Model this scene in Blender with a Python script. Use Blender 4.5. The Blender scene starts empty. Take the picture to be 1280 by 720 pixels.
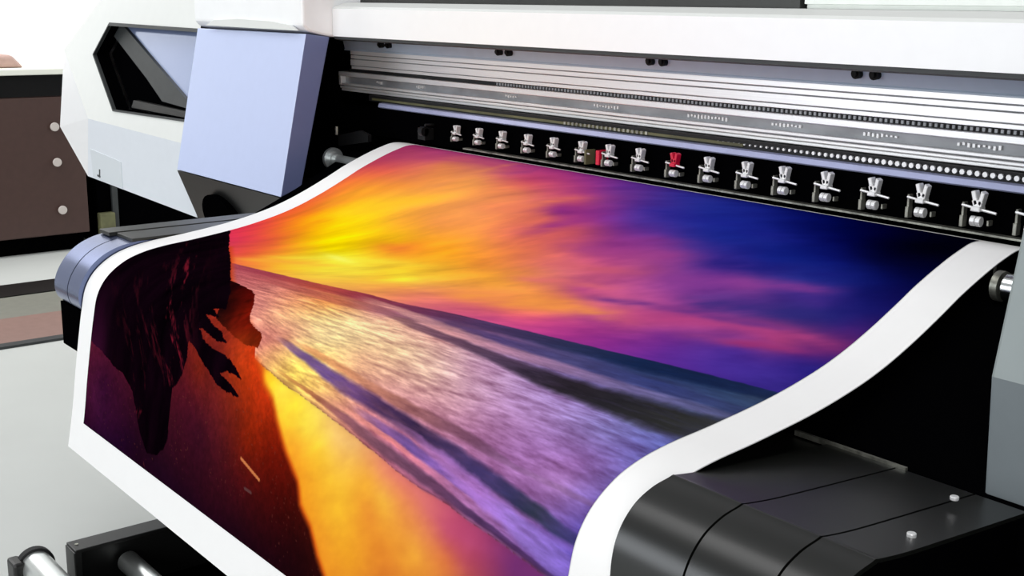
import bpy, bmesh, math
import numpy as np
from mathutils import Matrix, Vector

C = bpy.context.scene.collection
SC = bpy.context.scene

# ---------------------------------------------------------------- camera
cam_d = bpy.data.cameras.new('camera'); cam_d.sensor_width = 36; cam_d.lens = 42.947
cam_d.clip_start = 0.05; cam_d.clip_end = 100
cam = bpy.data.objects.new('camera', cam_d); C.objects.link(cam)
cam.matrix_world = Matrix(((0.62339684, -0.18469543, 0.7597789, 0.87016974),
                           (0.78181533, 0.13247149, -0.60927506, -1.60664203),
                           (0.01188128, 0.97382694, 0.22698003, 1.27939182),
                           (0, 0, 0, 1)))
SC.camera = cam

# ---------------------------------------------------------------- light
SC.view_settings.view_transform = 'Standard'
SC.view_settings.look = 'None'
SC.view_settings.exposure = 0.0
SC.view_settings.gamma = 1
SC.view_settings.use_curve_mapping = False
world = bpy.data.worlds.new('world'); SC.world = world; world.use_nodes = True
bg = world.node_tree.nodes['Background']
bg.inputs[0].default_value = (0.97, 0.985, 1.0, 1); bg.inputs[1].default_value = 0.36

def area(name, loc, target, size, power, col=(1, 1, 1)):
    d = bpy.data.lights.new(name, 'AREA'); d.shape = 'RECTANGLE'; d.size, d.size_y = size
    d.energy = power; d.color = col
    o = bpy.data.objects.new(name, d); C.objects.link(o); o.location = loc
    o.rotation_euler = (Vector(target) - Vector(loc)).to_track_quat('-Z', 'Y').to_euler()
    return o
area('ceiling_panel_light', (-0.6, -1.3, 3.1), (-0.7, -0.3, 0.9), (3.6, 1.2), 33)
area('window_light', (-3.0, -4.8, 1.55), (-1.2, 0, 0.9), (2.6, 1.8), 68, (0.90, 0.95, 1.0))
area('front_fill_light', (3.0, -4.4, 1.6), (-0.8, 0, 1.0), (2.6, 1.8), 88)  # unseen fill added to brighten the right-facing sides
area('wall_fill_light', (-5.6, 2.4, 2.9), (-7.2, 2.2, 1.6), (0.5, 3.5), 80)  # unseen lamp added to whiten the far wall
area('left_fill_light', (-5.2, -1.0, 3.0), (-5.4, 0.4, 0.8), (2.5, 2.5), 95)  # unseen fill added to brighten the left of the room

# ---------------------------------------------------------------- helpers
def lin(c):
    c = np.asarray(c, float) / 255
    return np.where(c <= 0.04045, c / 12.92, ((c + 0.055) / 1.055) ** 2.4)

def mat(name, rgb, rough=0.5, metal=0.0, noise=0.0, nscale=30, bump=0.0, bscale=200, stretch=(1, 1, 1), spec=0.5, coat=0.0):
    m = bpy.data.materials.new(name); m.use_nodes = True
    nt = m.node_tree; b = nt.nodes['Principled BSDF']
    col = tuple(float(v) for v in lin(rgb)) + (1,)
    b.inputs['Base Color'].default_value = col
    b.inputs['Roughness'].default_value = rough
    b.inputs['Metallic'].default_value = metal
    b.inputs['Specular IOR Level'].default_value = spec
    if coat:
        b.inputs['Coat Weight'].default_value = coat; b.inputs['Coat Roughness'].default_value = 0.08
    tc = nt.nodes.new('ShaderNodeTexCoord'); mp = nt.nodes.new('ShaderNodeMapping')
    mp.inputs['Scale'].default_value = stretch
    nt.links.new(tc.outputs['Object'], mp.inputs[0])
    n = nt.nodes.new('ShaderNodeTexNoise'); n.inputs['Scale'].default_value = nscale; n.inputs['Detail'].default_value = 4
    nt.links.new(mp.outputs[0], n.inputs['Vector'])
    r = nt.nodes.new('ShaderNodeValToRGB')
    k = noise
    r.color_ramp.elements[0].position = 0.3; r.color_ramp.elements[1].position = 0.7
    r.color_ramp.elements[0].color = tuple(c * (1 - k) for c in col[:3]) + (1,)
    r.color_ramp.elements[1].color = tuple(min(1, c * (1 + k)) for c in col[:3]) + (1,)
    nt.links.new(n.outputs['Fac'], r.inputs[0]); nt.links.new(r.outputs[0], b.inputs['Base Color'])
    if bump:
        n2 = nt.nodes.new('ShaderNodeTexNoise'); n2.inputs['Scale'].default_value = bscale
        nt.links.new(mp.outputs[0], n2.inputs['Vector'])
        bp = nt.nodes.new('ShaderNodeBump'); bp.inputs['Strength'].default_value = bump; bp.inputs['Distance'].default_value = 0.001
        nt.links.new(n2.outputs['Fac'], bp.inputs['Height']); nt.links.new(bp.outputs[0], b.inputs['Normal'])
    return m

M = dict(
    white=mat('white_enamel', (243, 244, 245), 0.35, noise=0.01),
    white2=mat('white_enamel_cool', (226, 231, 238), 0.4, noise=0.01),
    bevel=mat('white_enamel_shaded', (222, 224, 221), 0.4, noise=0.01),
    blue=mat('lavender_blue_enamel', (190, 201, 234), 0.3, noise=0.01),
    blueside=mat('lavender_blue_enamel_shaded', (104, 112, 152), 0.35, noise=0.02),
    black=mat('black_plastic', (9, 9, 10), 0.6, noise=0.2, spec=0.2),
    void=mat('matt_black_and_cavity_shade', (3, 3, 4), 1.0, spec=0.0),  # black parts; in cavities, their shade put into the colour
    cover=mat('charcoal_painted_steel', (15, 16, 14), 0.3, noise=0.03, bump=0.05, bscale=900, spec=0.6),
    cover_sheen=mat('black_cover_blue_sheen', (112, 122, 156), 0.24, metal=0.85, noise=0.02),
    plate=mat('dark_grey_steel', (48, 49, 46), 0.4, metal=0.3, noise=0.08),
    dark=mat('dark_panel', (14, 14, 14), 0.4, noise=0.05),
    steel=mat('brushed_aluminium', (250, 250, 250), 0.33, metal=0.4, noise=0.04, nscale=60, stretch=(0.05, 1, 8)),
    groove=mat('dull_aluminium', (150, 152, 156), 0.4, metal=0.2, noise=0.2, nscale=14, stretch=(1, 1, 3)),
    recess=mat('grey_blue_sheet_metal', (166, 180, 196), 0.3, metal=0.0, noise=0.03),
    satin=mat('satin_chrome', (232, 236, 234), 0.3, metal=0.85),
    shaft=mat('dull_chrome', (205, 210, 210), 0.3, metal=0.8),
    chrome=mat('chrome', (235, 238, 238), 0.16, metal=1.0),
    lip=mat('worn_steel', (150, 150, 140), 0.4, metal=0.8, noise=0.5, nscale=60),
    bar=mat('pale_blue_anodised_bar', (182, 188, 224), 0.35, metal=0.2, noise=0.05),
    olive=mat('olive_belt', (96, 96, 66), 0.6, noise=0.4, nscale=12, stretch=(1, 1, 1)),
    belt=mat('black_rubber', (20, 20, 22), 0.7),
    tooth=mat('bright_zinc', (232, 232, 232), 0.35, metal=0.4),
    red=mat('red_plastic', (210, 20, 60), 0.4),
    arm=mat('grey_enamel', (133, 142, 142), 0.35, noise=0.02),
    arm2=mat('grey_enamel_shaded', (120, 128, 132), 0.4, noise=0.02),
    glass=mat('glass_pale_reflection', (150, 166, 208), 0.10, metal=0.35, spec=1.0, coat=1.0),
    seal=mat('dark_grey_gasket', (50, 53, 54), 0.5, noise=0.1),
    label=mat('pale_grey_label', (213, 219, 224), 0.5),
    ink=mat('dark_ink', (60, 64, 66), 0.6),
    brown=mat('dark_brown_laminate', (72, 51, 46), 0.45, noise=0.06),
    tan=mat('dusty_brown_cardboard', (178, 148, 138), 0.7, noise=0.06),
    knob=mat('pale_knob', (205, 196, 190), 0.4),
    cream=mat('cream_laminate', (240, 242, 230), 0.5),
    wall=mat('white_paint', (252, 252, 250), 0.8),
    floor=mat('pale_grey_resin_floor', (200, 203, 199), 0.45, noise=0.02, nscale=3),
    mat=mat('grey_green_rubber', (128, 128, 118), 0.5, noise=0.05),
    mat2=mat('dusty_red_rubber', (142, 112, 103), 0.5, noise=0.06),
    paper=mat('white_coated_paper', (247, 246, 245), 0.55, noise=0.005, spec=0.3),
    duct=mat('pale_grey_sheet_metal', (225, 230, 224), 0.4, noise=0.04),
)

def finish(name, verts, faces, m, parent=None, smooth=False, bevel=0, mats=None, fm=None, seg=2):
    me = bpy.data.meshes.new(name); me.from_pydata([tuple(v) for v in verts], [], faces)
    o = bpy.data.objects.new(name, me); C.objects.link(o)
    for q in (mats or [m]): me.materials.append(q)
    if fm:
        for p, k in zip(me.polygons, fm): p.material_index = k
    bm = bmesh.new(); bm.from_mesh(me); bmesh.ops.recalc_face_normals(bm, faces=bm.faces); bm.to_mesh(me); bm.free()
    if smooth:
        for p in me.polygons: p.use_smooth = True
        me.set_sharp_from_angle(angle=math.radians(35))
    if bevel:
        b = o.modifiers.new('bevel', 'BEVEL'); b.width = bevel; b.segments = seg; b.limit_method = 'ANGLE'
    if parent: o.parent = parent
    return o

class G:
    """collects geometry for one mesh"""
    def __init__(s): s.v = []; s.f = []; s.m = []
    def add(s, v, f, k=0):
        n = len(s.v); s.v += [tuple(p) for p in v]; s.f += [[n + i for i in q] for q in f]; s.m += [k] * len(f)
    def box(s, x0, x1, y0, y1, z0, z1, k=0):
        v = [(x, y, z) for x in (x0, x1) for y in (y0, y1) for z in (z0, z1)]
        s.add(v, [(0, 1, 3, 2), (4, 6, 7, 5), (0, 4, 5, 1), (2, 3, 7, 6), (0, 2, 6, 4), (1, 5, 7, 3)], k)
    def prism_x(s, prof, x0, x1, k=0):
        """closed (y,z) outline pushed along x"""
        n = len(prof); v = [(x0, y, z) for y, z in prof] + [(x1, y, z) for y, z in prof]
        s.add(v, [list(range(n)), list(range(2 * n - 1, n - 1, -1))] + [(i, (i + 1) % n, n + (i + 1) % n, n + i) for i in range(n)], k)
    def loft(s, a, b, k=0):
        n = len(a); s.add(list(a) + list(b), [list(range(n)), list(range(2 * n - 1, n - 1, -1))] + [(i, (i + 1) % n, n + (i + 1) % n, n + i) for i in range(n)], k)
    def cyl_x(s, x0, x1, y, z, r, n=24, k=0, r2=None):
        r2 = r if r2 is None else r2
        a = [(x0, y + r * math.cos(t * 2 * math.pi / n), z + r * math.sin(t * 2 * math.pi / n)) for t in range(n)]
        b = [(x1, y + r2 * math.cos(t * 2 * math.pi / n), z + r2 * math.sin(t * 2 * math.pi / n)) for t in range(n)]
        s.loft(a, b, k)
    def cyl(s, p0, p1, r, n=16, k=0):
        p0 = Vector(p0); p1 = Vector(p1); d = (p1 - p0).normalized(); u = d.orthogonal().normalized(); w = d.cross(u)
        ring = lambda p: [p + u * r * math.cos(t * 2 * math.pi / n) + w * r * math.sin(t * 2 * math.pi / n) for t in range(n)]
        s.loft(ring(p0), ring(p1), k)
    def build(s, name, m, parent=None, **kw):
        if isinstance(m, (list, tuple)): kw['mats'] = m; kw['fm'] = s.m; m = m[0]
        return finish(name, s.v, s.f, m, parent, **kw)

def thing(name, label, cat, loc, group=None):
    o = bpy.data.objects.new(name, None); C.objects.link(o); o.location = loc; o.empty_display_size = 0.1
    o['label'] = label; o['category'] = cat
    if group: o['group'] = group
    return o
def tag(o, label, cat, group=None):
    o['label'] = label; o['category'] = cat
    if group: o['group'] = group
    return o
def structure(o): o['kind'] = 'structure'; return o
def keep(o, parent):
    """parent without moving"""
    o.parent = parent; o.matrix_parent_inverse = Matrix.Translation(parent.location).inverted(); return o
def smoothline(P, n=10):
    P = np.array(P, float); out = []
    for i in range(len(P) - 1):
        p0 = P[max(i - 1, 0)]; p1 = P[i]; p2 = P[i + 1]; p3 = P[min(i + 2, len(P) - 1)]
        for k in range(n):
            t = k / n
            out.append(.5 * ((2 * p1) + (-p0 + p2) * t + (2 * p0 - 5 * p1 + 4 * p2 - p3) * t * t + (-p0 + 3 * p1 - 3 * p2 + p3) * t ** 3))
    out.append(P[-1]); return np.array(out)

# ---------------------------------------------------------------- the room
g = G(); g.box(-7.2, 5.0, -6.0, 4.6, -0.1, 0); structure(g.build('floor', M['floor']))
g = G(); g.box(-7.3, -7.2, -6.0, 4.6, -0.1, 3.4); structure(g.build('wall_left', M['wall']))
g = G(); g.box(-7.3, 5.0, 4.6, 4.7, -0.1, 3.4); structure(g.build('wall_back', M['wall']))

# ---------------------------------------------------------------- the printer
PR = thing('large_format_printer', 'white and black large format roll printer with the long sunset sheet coming out', 'printer', (-1.0, 0.1, 0))
def part(g, name, m, parent=None, **kw):
    o = g.build(name, m, None, **kw)
    if parent is None: keep(o, PR)
    else:
        o.parent = parent
    return o

HY = -0.07                                                   # front plane of the hood
# hood: long white beam with a bevelled top edge
prof = [(HY, 1.197), (HY, 1.262), (HY + 0.006, 1.267), (HY + 0.035, 1.2765), (0.42, 1.2765), (0.42, 1.16), (0.16, 1.16), (0.15, 1.197)]
g = G(); n = len(prof); x0, x1 = -1.748, 0.85
g.v = [(x0, y, z) for y, z in prof] + [(x1, y, z) for y, z in prof]
g.f = [list(range(n)), list(range(2 * n - 1, n - 1, -1))] + [(i, (i + 1) % n, n + (i + 1) % n, n + i) for i in range(n)]
g.m = [0, 0] + [0, 1, 1, 0, 0, 0, 0, 0]  # bevel faces: same white enamel, its dimmer light put into the colour
part(g, 'hood', [M['white'], M['bevel']])
g = G(); g.prism_x([(HY + 0.004, 1.1905), (HY + 0.004, 1.1968), (-0.02, 1.1968), (-0.02, 1.1870), (HY + .018, 1.1870)], -1.748, 0.85)
part(g, 'hood_edge_strip', M['seal'])
# sloping sheet under the hood with pairs of screws
g = G(); g.prism_x([(0.062, 1.196), (0.072, 1.160), (0.070, 1.1575), (0.070, 1.1555), (0.12, 1.1555), (0.12, 1.196)], -1.93, 0.85)
rec = part(g, 'under_hood_panel', M['recess'])
for xs_ in (-1.725, -1.25, -0.785, -0.318):
    for dx in (-0.017, 0.017):
        g = G(); g.cyl((xs_ + dx, 0.070, 1.177), (xs_ + dx, 0.058, 1.176), 0.0085, 16); g.cyl((xs_ + dx, 0.058, 1.176), (xs_ + dx, 0.054, 1.176), 0.005, 6)
        part(g, 'screw', M['black'], rec)

# aluminium carriage beam: ridged upper extrusion
def ridged(y, zs, back, x0, x1, name):
    """zs: list of (z_top, z_bottom, dy, mat) flat fins in front of the beam's web"""
    g = G(); g.box(x0, x1, y + 0.008, back, zs[-1][1], zs[0][0], 1)
    for zt, zb, dy, k in zs: g.box(x0, x1, y - dy, y + 0.012, zb, zt, k)
    return part(g, name, [M['steel'], M['groove']], bevel=0.0006)
ridged(0.08, [(1.155, 1.1455, .004, 0), (1.1435, 1.135, .003, 0), (1.133, 1.118, .004, 0), (1.116, 1.109, .001, 0)], 0.15, -1.91, 0.85, 'upper_carriage_rail')
# toothed strip between the two extrusions
g = G(); g.box(-1.93, 0.85, 0.085, 0.15, 1.1005, 1.1085, 0); xx = -1.3
while xx < 0.3:
    g.box(xx, xx + 0.0045, 0.082, 0.0855, 1.1015, 1.107, 1); xx += 0.010
part(g, 'toothed_strip', [M['belt'], M['groove']])
# lower guide rail: a frame with a rounded slot
g = G(); xa, xb = -1.965, 0.85
g.box(xa, xb, 0.088, 0.15, 1.050, 1.1, 1)
g.box(xa, xb, 0.072, 0.09, 1.0885, 1.1, 0)
g.box(xa + 0.004, xb, 0.074, 0.09, 1.0645, 1.0705, 0)
g.box(xa + 0.004, xb, 0.074, 0.09, 1.0570, 1.0625, 0)
g.box(xa + 0.004, xb, 0.078, 0.09, 1.0500, 1.0560, 0)
g.box(xa, xa + 0.010, 0.073, 0.09, 1.0645, 1.0895, 0)
low = part(g, 'lower_guide_rail', [M['steel'], M['groove']], bevel=0.0012)
# bright specks of machined lettering-like notches in the slot
rng = np.random.default_rng(5)
for xc, w in ((-1.80, 3), (-1.62, 4), (-1.27, 5), (-0.98, 9), (-0.72, 12), (-0.52, 8), (-0.33, 8), (-0.16, 9)):
    g = G()
    for k in range(w):
        q = xc + k * 0.0085; g.box(q, q + 0.004, 0.084, 0.0885, 1.077 + rng.uniform(-.002, .002), 1.081 + rng.uniform(0, .002))
    part(g, 'rail_fixing', M['tooth'], low)
# belt below the rail, with its bright links
g = G(); g.box(-1.80, 0.85, 0.062, 0.12, 1.034, 1.0485, 0); g.box(-1.78, -0.56, 0.058, 0.0625, 1.0375, 1.0425, 1)
xx = -0.62
while xx < 0.12:
    k = min(1.0, max(0.35, (xx + 0.7) / 0.4)) * 0.0042
    g.cyl((xx, 0.0585, 1.0415), (xx, 0.0635, 1.0415), k, 8, 2); xx += 0.0125
xx = -1.04
while xx < -0.8:
    g.box(xx, xx + 0.006, 0.056, 0.0590, 1.0375, 1.0435, 3); xx += 0.0125
part(g, 'drive_chain', [M['belt'], M['olive'], M['tooth'], M['lip']])
g = G(); g.prism_x([(0.05, 1.0215), (0.047, 1.024), (0.050, 1.0325), (0.062, 1.034), (0.12, 1.034), (0.12, 1.0215)], -1.735, 0.85)
part(g, 'guide_bar', M['bar'])
# black pinch roller beam
g = G(); g.box(-1.97, 0.85, 0.045, 0.16, 0.953, 1.0212)
g.box(-1.97, 0.85, 0.15, 0.40, 0.85, 1.16)
beam = part(g, 'pinch_roller_beam', M['void'])
g = G(); g.prism_x([(0.034, 0.9560), (0.034, 0.9590), (0.046, 0.9600), (0.046, 0.9560)], -1.36, 0.3)
part(g, 'feed_lip', M['lip'])

# seventeen pinch roller units along the beam
def pinch_unit(k):
    g = G()
    # spring arm: two prongs meeting in a clamp, a cross pin, and the foot
    s = 1.0
    pr = lambda q: g.loft([(x, 0, z) for x, z in q], [(x, .012, z) for x, z in q])
    pr([(-.0115, .033), (-.0055, .035), (-.0005, .018), (-.0055, .014)])
    pr([(.0025, .035), (.0080, .032), (.0040, .013), (-.0010, .018)])
    pr([(-.0095, .0215), (-.0045, .0235), (.0035, .0225), (.0060, .0205), (.0020, .0125), (-.0060, .0125)])
    g.box(-.0080, .0050, -.004, .012, .0085, .0150)
    u = g.build('pinch_roller_unit', M['tooth'], None, bevel=0.0012)
    return u
unit = pinch_unit(0)
def sub(g, name, m): 
    o = g.build(name, m, unit, bevel=0.0008); return o
g = G(); g.cyl((-.023, .002, .0145), (.0255, .002, .0088), .0019, 8); sub(g, 'cross_pin', M['tooth'])
g = G(); g.cyl_x(-.0080, -.0012, .002, -.004, .0068, 10); g.cyl_x(-.0002, .0062, .002, -.004, .0068, 10); g.cyl_x(-.0015, .0002, .002, -.004, .0045, 10); sub(g, 'pressure_roller', M['tooth'])
g = G(); g.box(-.024, -.019, 0, .012, -.014, .001); g.box(-.023, -.0195, .002, .012, 0, .018); sub(g, 'side_clip', M['lip'])
g = G(); g.box(.014, .017, 0, .012, -.008, -.001); sub(g, 'side_clip', M['lip'])
spots = [-1.373, -1.289, -1.205, -1.118, -1.034, -0.946, -0.866, -0.782, -0.691, -0.607, -0.519, -0.437, -0.350, -0.259, -0.173, -0.080, 0.005]
kids = list(unit.children)
for i, x in enumerate(spots):
    if i == 0: u = unit
    else:
        u = unit.copy(); C.objects.link(u)
        for c in kids:
            d = c.copy(); C.objects.link(d); d.parent = u
    k = 0.78 + 0.40 * i / 16
    u.scale = (k, 1, k)
    u.location = (x, 0.022, 0.982); keep(u, PR)
    if i == 8:
        u.data = unit.data.copy(); u.data.materials[0] = M['red']; u['label'] = 'pinch roller unit with a red spring arm'
g = G(); g.box(-0.900, -0.891, 0.020, 0.046, 0.972, 1.000); o = part(g, 'marker_tab', M['red']); o['label'] = 'red marker tab'
g = G(); g.box(-0.934, -0.929, 0.020, 0.046, 0.969, 0.998); o = part(g, 'marker_tab', M['olive']); o['label'] = 'olive marker tab'

# black slope that the sheet passes over, and the cavity walls
slope = [(-0.405, 0.742), (-0.30, 0.785), (-0.18, 0.838), (-0.08, 0.89), (-0.02, 0.918), (0.05, 0.928), (0.16, 0.928), (0.16, 0.60), (-0.405, 0.60)]
g = G(); g.prism_x(slope, -1.745, 0.75); part(g, 'media_slope', M['void'])
g = G(); g.box(-2.02, -1.972, -0.06, 0.4, 0.75, 1.19); part(g, 'left_inner_wall', M['void'])
g = G(); g.box(-1.97, -1.75, 0.0, 0.16, 0.62, 0.952); part(g, 'left_inner_block', M['void'])

# support shaft with end disc, left and right
g = G(); g.cyl_x(-1.755, -1.50, -0.060, 0.898, 0.012); sh = part(g, 'support_shaft', M['shaft'], smooth=True)
g = G(); g.cyl_x(-1.782, -1.772, -0.060, 0.898, 0.027, 28); g.cyl_x(-1.772, -1.755, -0.060, 0.898, 0.018, 28); part(g, 'end_disc', M['shaft'], sh, smooth=True)
g = G(); g.loft([(-1.80, -0.03, .925), (-1.80, -0.03, .952), (-1.70, -0.03, .972), (-1.66, -0.03, .965), (-1.66, -0.03, .948)], [(-1.80, -0.02, .925), (-1.80, -0.02, .952), (-1.70, -0.02, .972), (-1.66, -0.02, .965), (-1.66, -0.02, .948)]); part(g, 'shaft_bracket', M['black'])
g = G(); g.cyl((-1.79, -0.04, .955), (-1.79, -0.04, .975), .004, 8); part(g, 'bracket_screw', M['lip'])
g = G(); g.cyl_x(-1.505, -1.49, 0.02, .985, .011, 16); g.box(-1.52, -1.49, .02, .045, .965, .992); g.cyl((-1.49, .02, 1.0), (-1.49, .045, 1.0), .003, 8); part(g, 'idle_roller_bracket', M['dark'])
g = G(); g.cyl_x(0.030, 0.21, -0.075, 0.913, 0.019, 32); r = part(g, 'support_roller', M['chrome'], smooth=True, bevel=0.002)
g = G(); g.cyl_x(0.017, 0.027, -0.075, 0.913, 0.021, 32); part(g, 'roller_flange', M['lip'], r, smooth=True)
g = G(); g.box(-0.004, -0.001, -0.052, -0.049, 0.905, 0.936); part(g, 'thin_bracket', M['lip'])

# front covers: the rounded black front that the sheet hangs over
def cover_profile(pts, drop=0.05):
    P = smoothline(pts, 8)
    inner = [(y + 0.03, z - 0.03) for y, z in ((pts[-1][0], pts[-1][1]), (pts[-1][0] + .02, 0.70), (pts[0][0], pts[0][1] - .02))]
    return [tuple(p) for p in P], inner
def cover(pts, x0, x1, name, m, parent=None):
    P, inn = cover_profile(pts)
    ring = P + inn
    g = G(); g.prism_x(ring, x0, x1)
    return part(g, name, m, parent, smooth=True)
mid_p = [(-.405, .748), (-.55, .758), (-.63, .763), (-.68, .754), (-.715, .732), (-.737, .695), (-.745, .66), (-.748, .58)]
rgt_p = [(-.405, .753), (-.56, .765), (-.63, .771), (-.672, .7765), (-.679, .7780), (-.686, .7765), (-.712, .771), (-.738, .758), (-.758, .735), (-.768, .705), (-.770, .66), (-.770, .58)]
lft_p = [(-.19, .786), (-.40, .784), (-.58, .782), (-.655, .778), (-.70, .766), (-.735, .744), (-.760, .712), (-.771, .68), (-.766, .652), (-.745, .632)]
cover(mid_p, -1.612, -0.002, 'front_cover', M['cover'])
cover(rgt_p, 0.0, 0.0985, 'front_cover_segment', M['cover'])
cover(rgt_p, 0.1015, 0.1985, 'front_cover_segment', M['cover'])
c3 = cover(rgt_p, 0.2015, 0.262, 'front_cover_segment', M['cover'])
g = G(); P, inn = cover_profile([(y + .004, z - .005) for y, z in rgt_p]); g.prism_x(P + inn, 0.0, 0.2626); part(g, 'cover_core', M['void'])
for x, y in ((0.240, -0.588), (0.212, -0.467)):
    g = G(); g.cyl((x, y, .766), (x, y, .7705 if y > -.5 else .7715), .0048, 16); part(g, 'cover_screw', M['tooth'], c3, bevel=.001)
g = G(); g.box(-0.05, 0.112, -0.4065, -0.402, 0.750, 0.7565); part(g, 'bright_edge', M['lip'])
cl = cover(lft_p, -1.75, -1.672, 'front_cover_end', M['cover_sheen'])  # black cover end with a bluish window reflection put into its base colour
cover(lft_p, -1.668, -1.604, 'front_cover_end', M['cover_sheen'])
g = G(); P, inn = cover_profile([(y + .005, z - .005) for y, z in lft_p]); g.prism_x(P + inn, -1.749, -1.606); part(g, 'cover_core', M['void'])
# top plates on the left, with the long groove
g = G(); g.box(-1.752, -1.696, -.665, -.20, .779, .7875); part(g, 'top_plate', M['plate'], bevel=0.001)
g = G(); g.box(-1.690, -1.604, -.650, -.20, .779, .7865); part(g, 'top_plate', M['plate'], bevel=0.001)
# body beneath the cover
g = G(); g.box(-1.747, 0.262, -0.762, -0.30, 0.545, 0.640); g.box(-1.745, 0.75, -0.42, 0.40, 0.545, 0.745)
part(g, 'lower_body', M['void'])
# right end: dark side, grey arm casing
g = G(); g.box(0.262, 0.75, -0.56, -0.30, 0.56, 0.70); part(g, 'right_lower_body', M['void'])
g = G(); g.box(0.26, 0.75, -0.34, 0.15, 0.62, 1.15); part(g, 'right_inner_block', M['void'])
front = [(-0.385, 0.742), (-0.398, 0.889), (-0.362, 1.06), (-0.33, 1.19), (-0.20, 1.19), (-0.20, 0.742)]
g = G(); n = len(front)
g.v = [(0.20, y, z) for y, z in front] + [(0.75, y, z) for y, z in front]
g.f = [list(range(n)), list(range(2 * n - 1, n - 1, -1))] + [(i, (i + 1) % n, n + (i + 1) % n, n + i) for i in range(n)]
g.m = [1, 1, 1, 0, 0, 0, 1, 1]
part(g, 'right_arm_casing', [M['arm'], M['arm2']], bevel=0.004)  # one grey enamel; shade of the lower facet put into its colour

# left end housing: white service cover with a window
def poly_xz(pts, y): return [(x, y, z) for x, z in pts]
def ys(z): return -0.132 - (1.203 - z) * 0.208                # the housing face leans out towards its foot
def face(pts, d=0.0): return [(x, ys(z) + d, z) for x, z in pts]
XR = -2.3535
win = [(XR, 1.196), (-3.025, 1.200), (-3.126, 1.102), (-2.893, 0.940), (XR, 0.950)]
outer = [(XR, 1.34), (-3.03, 1.34), (-3.407, 1.107), (-3.098, 0.899), (XR, 0.888)]
g = G()
a = face(outer); b = face(win); w2 = face(win, .05)
n = len(a)
g.add(a + b, [(i, i + 1, n + i + 1, n + i) for i in range(n - 1)], 1)
g.add(b + w2, [(i, i + 1, n + i + 1, n + i) for i in range(n - 1)] + [(n - 1, 0, n, 2 * n - 1)], 3)
sb = [(XR, -.09, 1.341), (-3.04, -.09, 1.341), (-3.457, -.135, 1.105), (-3.54, -.14, .833), (-3.22, -.165, .695), (XR, -.168, .677)]
back = [(x, 0.40, z) for x, y, z in sb]
# chamfer facets between the frame and the silhouette
g.add([a[0], a[1], sb[1], sb[0]], [(0, 1, 2, 3)], 0)
g.add([a[1], a[2], sb[2], sb[1]], [(0, 1, 2, 3)], 0)
g.add([a[2], a[3], sb[3], sb[2]], [(0, 1, 2, 3)], 0)
g.add([a[3], sb[3], sb[4]], [(0, 1, 2)], 0)
g.add([a[3], a[4], sb[5], sb[4]], [(0, 1, 2, 3)], 2)
m_ = len(sb)
g.add(sb + back, [(i, (i + 1) % m_, m_ + (i + 1) % m_, m_ + i) for i in range(m_)] + [list(range(m_, 2 * m_))], 0)
hous = part(g, 'end_housing', [M['white'], M['bevel'], M['white2'], M['void']])  # window frame facet: white enamel with its greyer shading painted in
bm = bmesh.new(); bm.from_mesh(hous.data); bmesh.ops.remove_doubles(bm, verts=bm.verts, dist=1e-5); bmesh.ops.recalc_face_normals(bm, faces=bm.faces); bm.to_mesh(hous.data); bm.free()
g = G()
def strip_(p0, p1, w):  # gasket bar along a window edge
    p0 = Vector((p0[0], 0, p0[1])); p1 = Vector((p1[0], 0, p1[1])); d = (p1 - p0).normalized(); nn = Vector((-d.z, 0, d.x)) * w
    q = [p0 - nn, p1 - nn, p1 + nn, p0 + nn]
    g.loft([(v.x, ys(v.z) - .003, v.z) for v in q], [(v.x, ys(v.z) + .008, v.z) for v in q])
cen = Vector((-2.6, 0, 1.08))
for i in range(4): strip_(win[i], win[i + 1], 0.005 if i == 0 else 0.0025)
part(g, 'window_gasket', M['seal'], hous)
# inside: dark cavity back, and the diagonal pane with its pale blue reflection put into the colour
g = G(); g.loft(face(win, .06), face(win, .066)); part(g, 'window_back', M['void'], hous)
pane = [(XR, 1.193), (-3.00, 1.196), (-2.41, 0.985), (XR, 0.985)]
g = G(); g.loft(face(pane, .045), face(pane, .050)); part(g, 'window_pane', M['glass'], hous)
edge = [(-3.00, 1.196), (-3.04, 1.196), (-3.075, 1.165), (-2.76, 1.045), (-2.62, 0.985), (-2.40, 0.975), (-2.41, 0.985)]
g = G(); g.loft(face(edge, .035), face(edge, .045)); part(g, 'pane_frame', M['seal'], hous)
edge = [(-2.83, .952), (-2.82, .975), (XR, .968), (XR, .952)]
g = G(); g.loft(face(edge, .03), face(edge, .045)); part(g, 'sill_strip', M['dark'], hous)
# pale label plate with its small dark mark on the lower facet
def on_facet(u, v, off=0.0):   # u 0..1 along from left, v 0..1 top to bottom
    A = Vector(a[3]); B = Vector(a[4]); Cc = Vector(sb[4]); D = Vector(sb[5])
    p = (A.lerp(B, u)).lerp(Cc.lerp(D, u), v); nrm = (B - A).cross(Cc - A).normalized()
    if nrm.y > 0: nrm = -nrm
    return p + nrm * off
q = [(0.03, .50), (0.36, .55), (0.36, .98), (0.12, .98), (0.06, .97)]
g = G(); g.loft([on_facet(u, v, .0015) for u, v in q], [on_facet(u, v, -.001) for u, v in q]); lab = part(g, 'label_plate', M['label'], hous)
g = G()
for q in ([(.128, .80), (.138, .80), (.136, .93), (.128, .93)], [(.110, .90), (.140, .91), (.138, .94), (.108, .93)]):
    g.loft([on_facet(u, v, .003) for u, v in q], [on_facet(u, v, .001) for u, v in q])
part(g, 'label_mark', M['ink'], hous)

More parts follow.
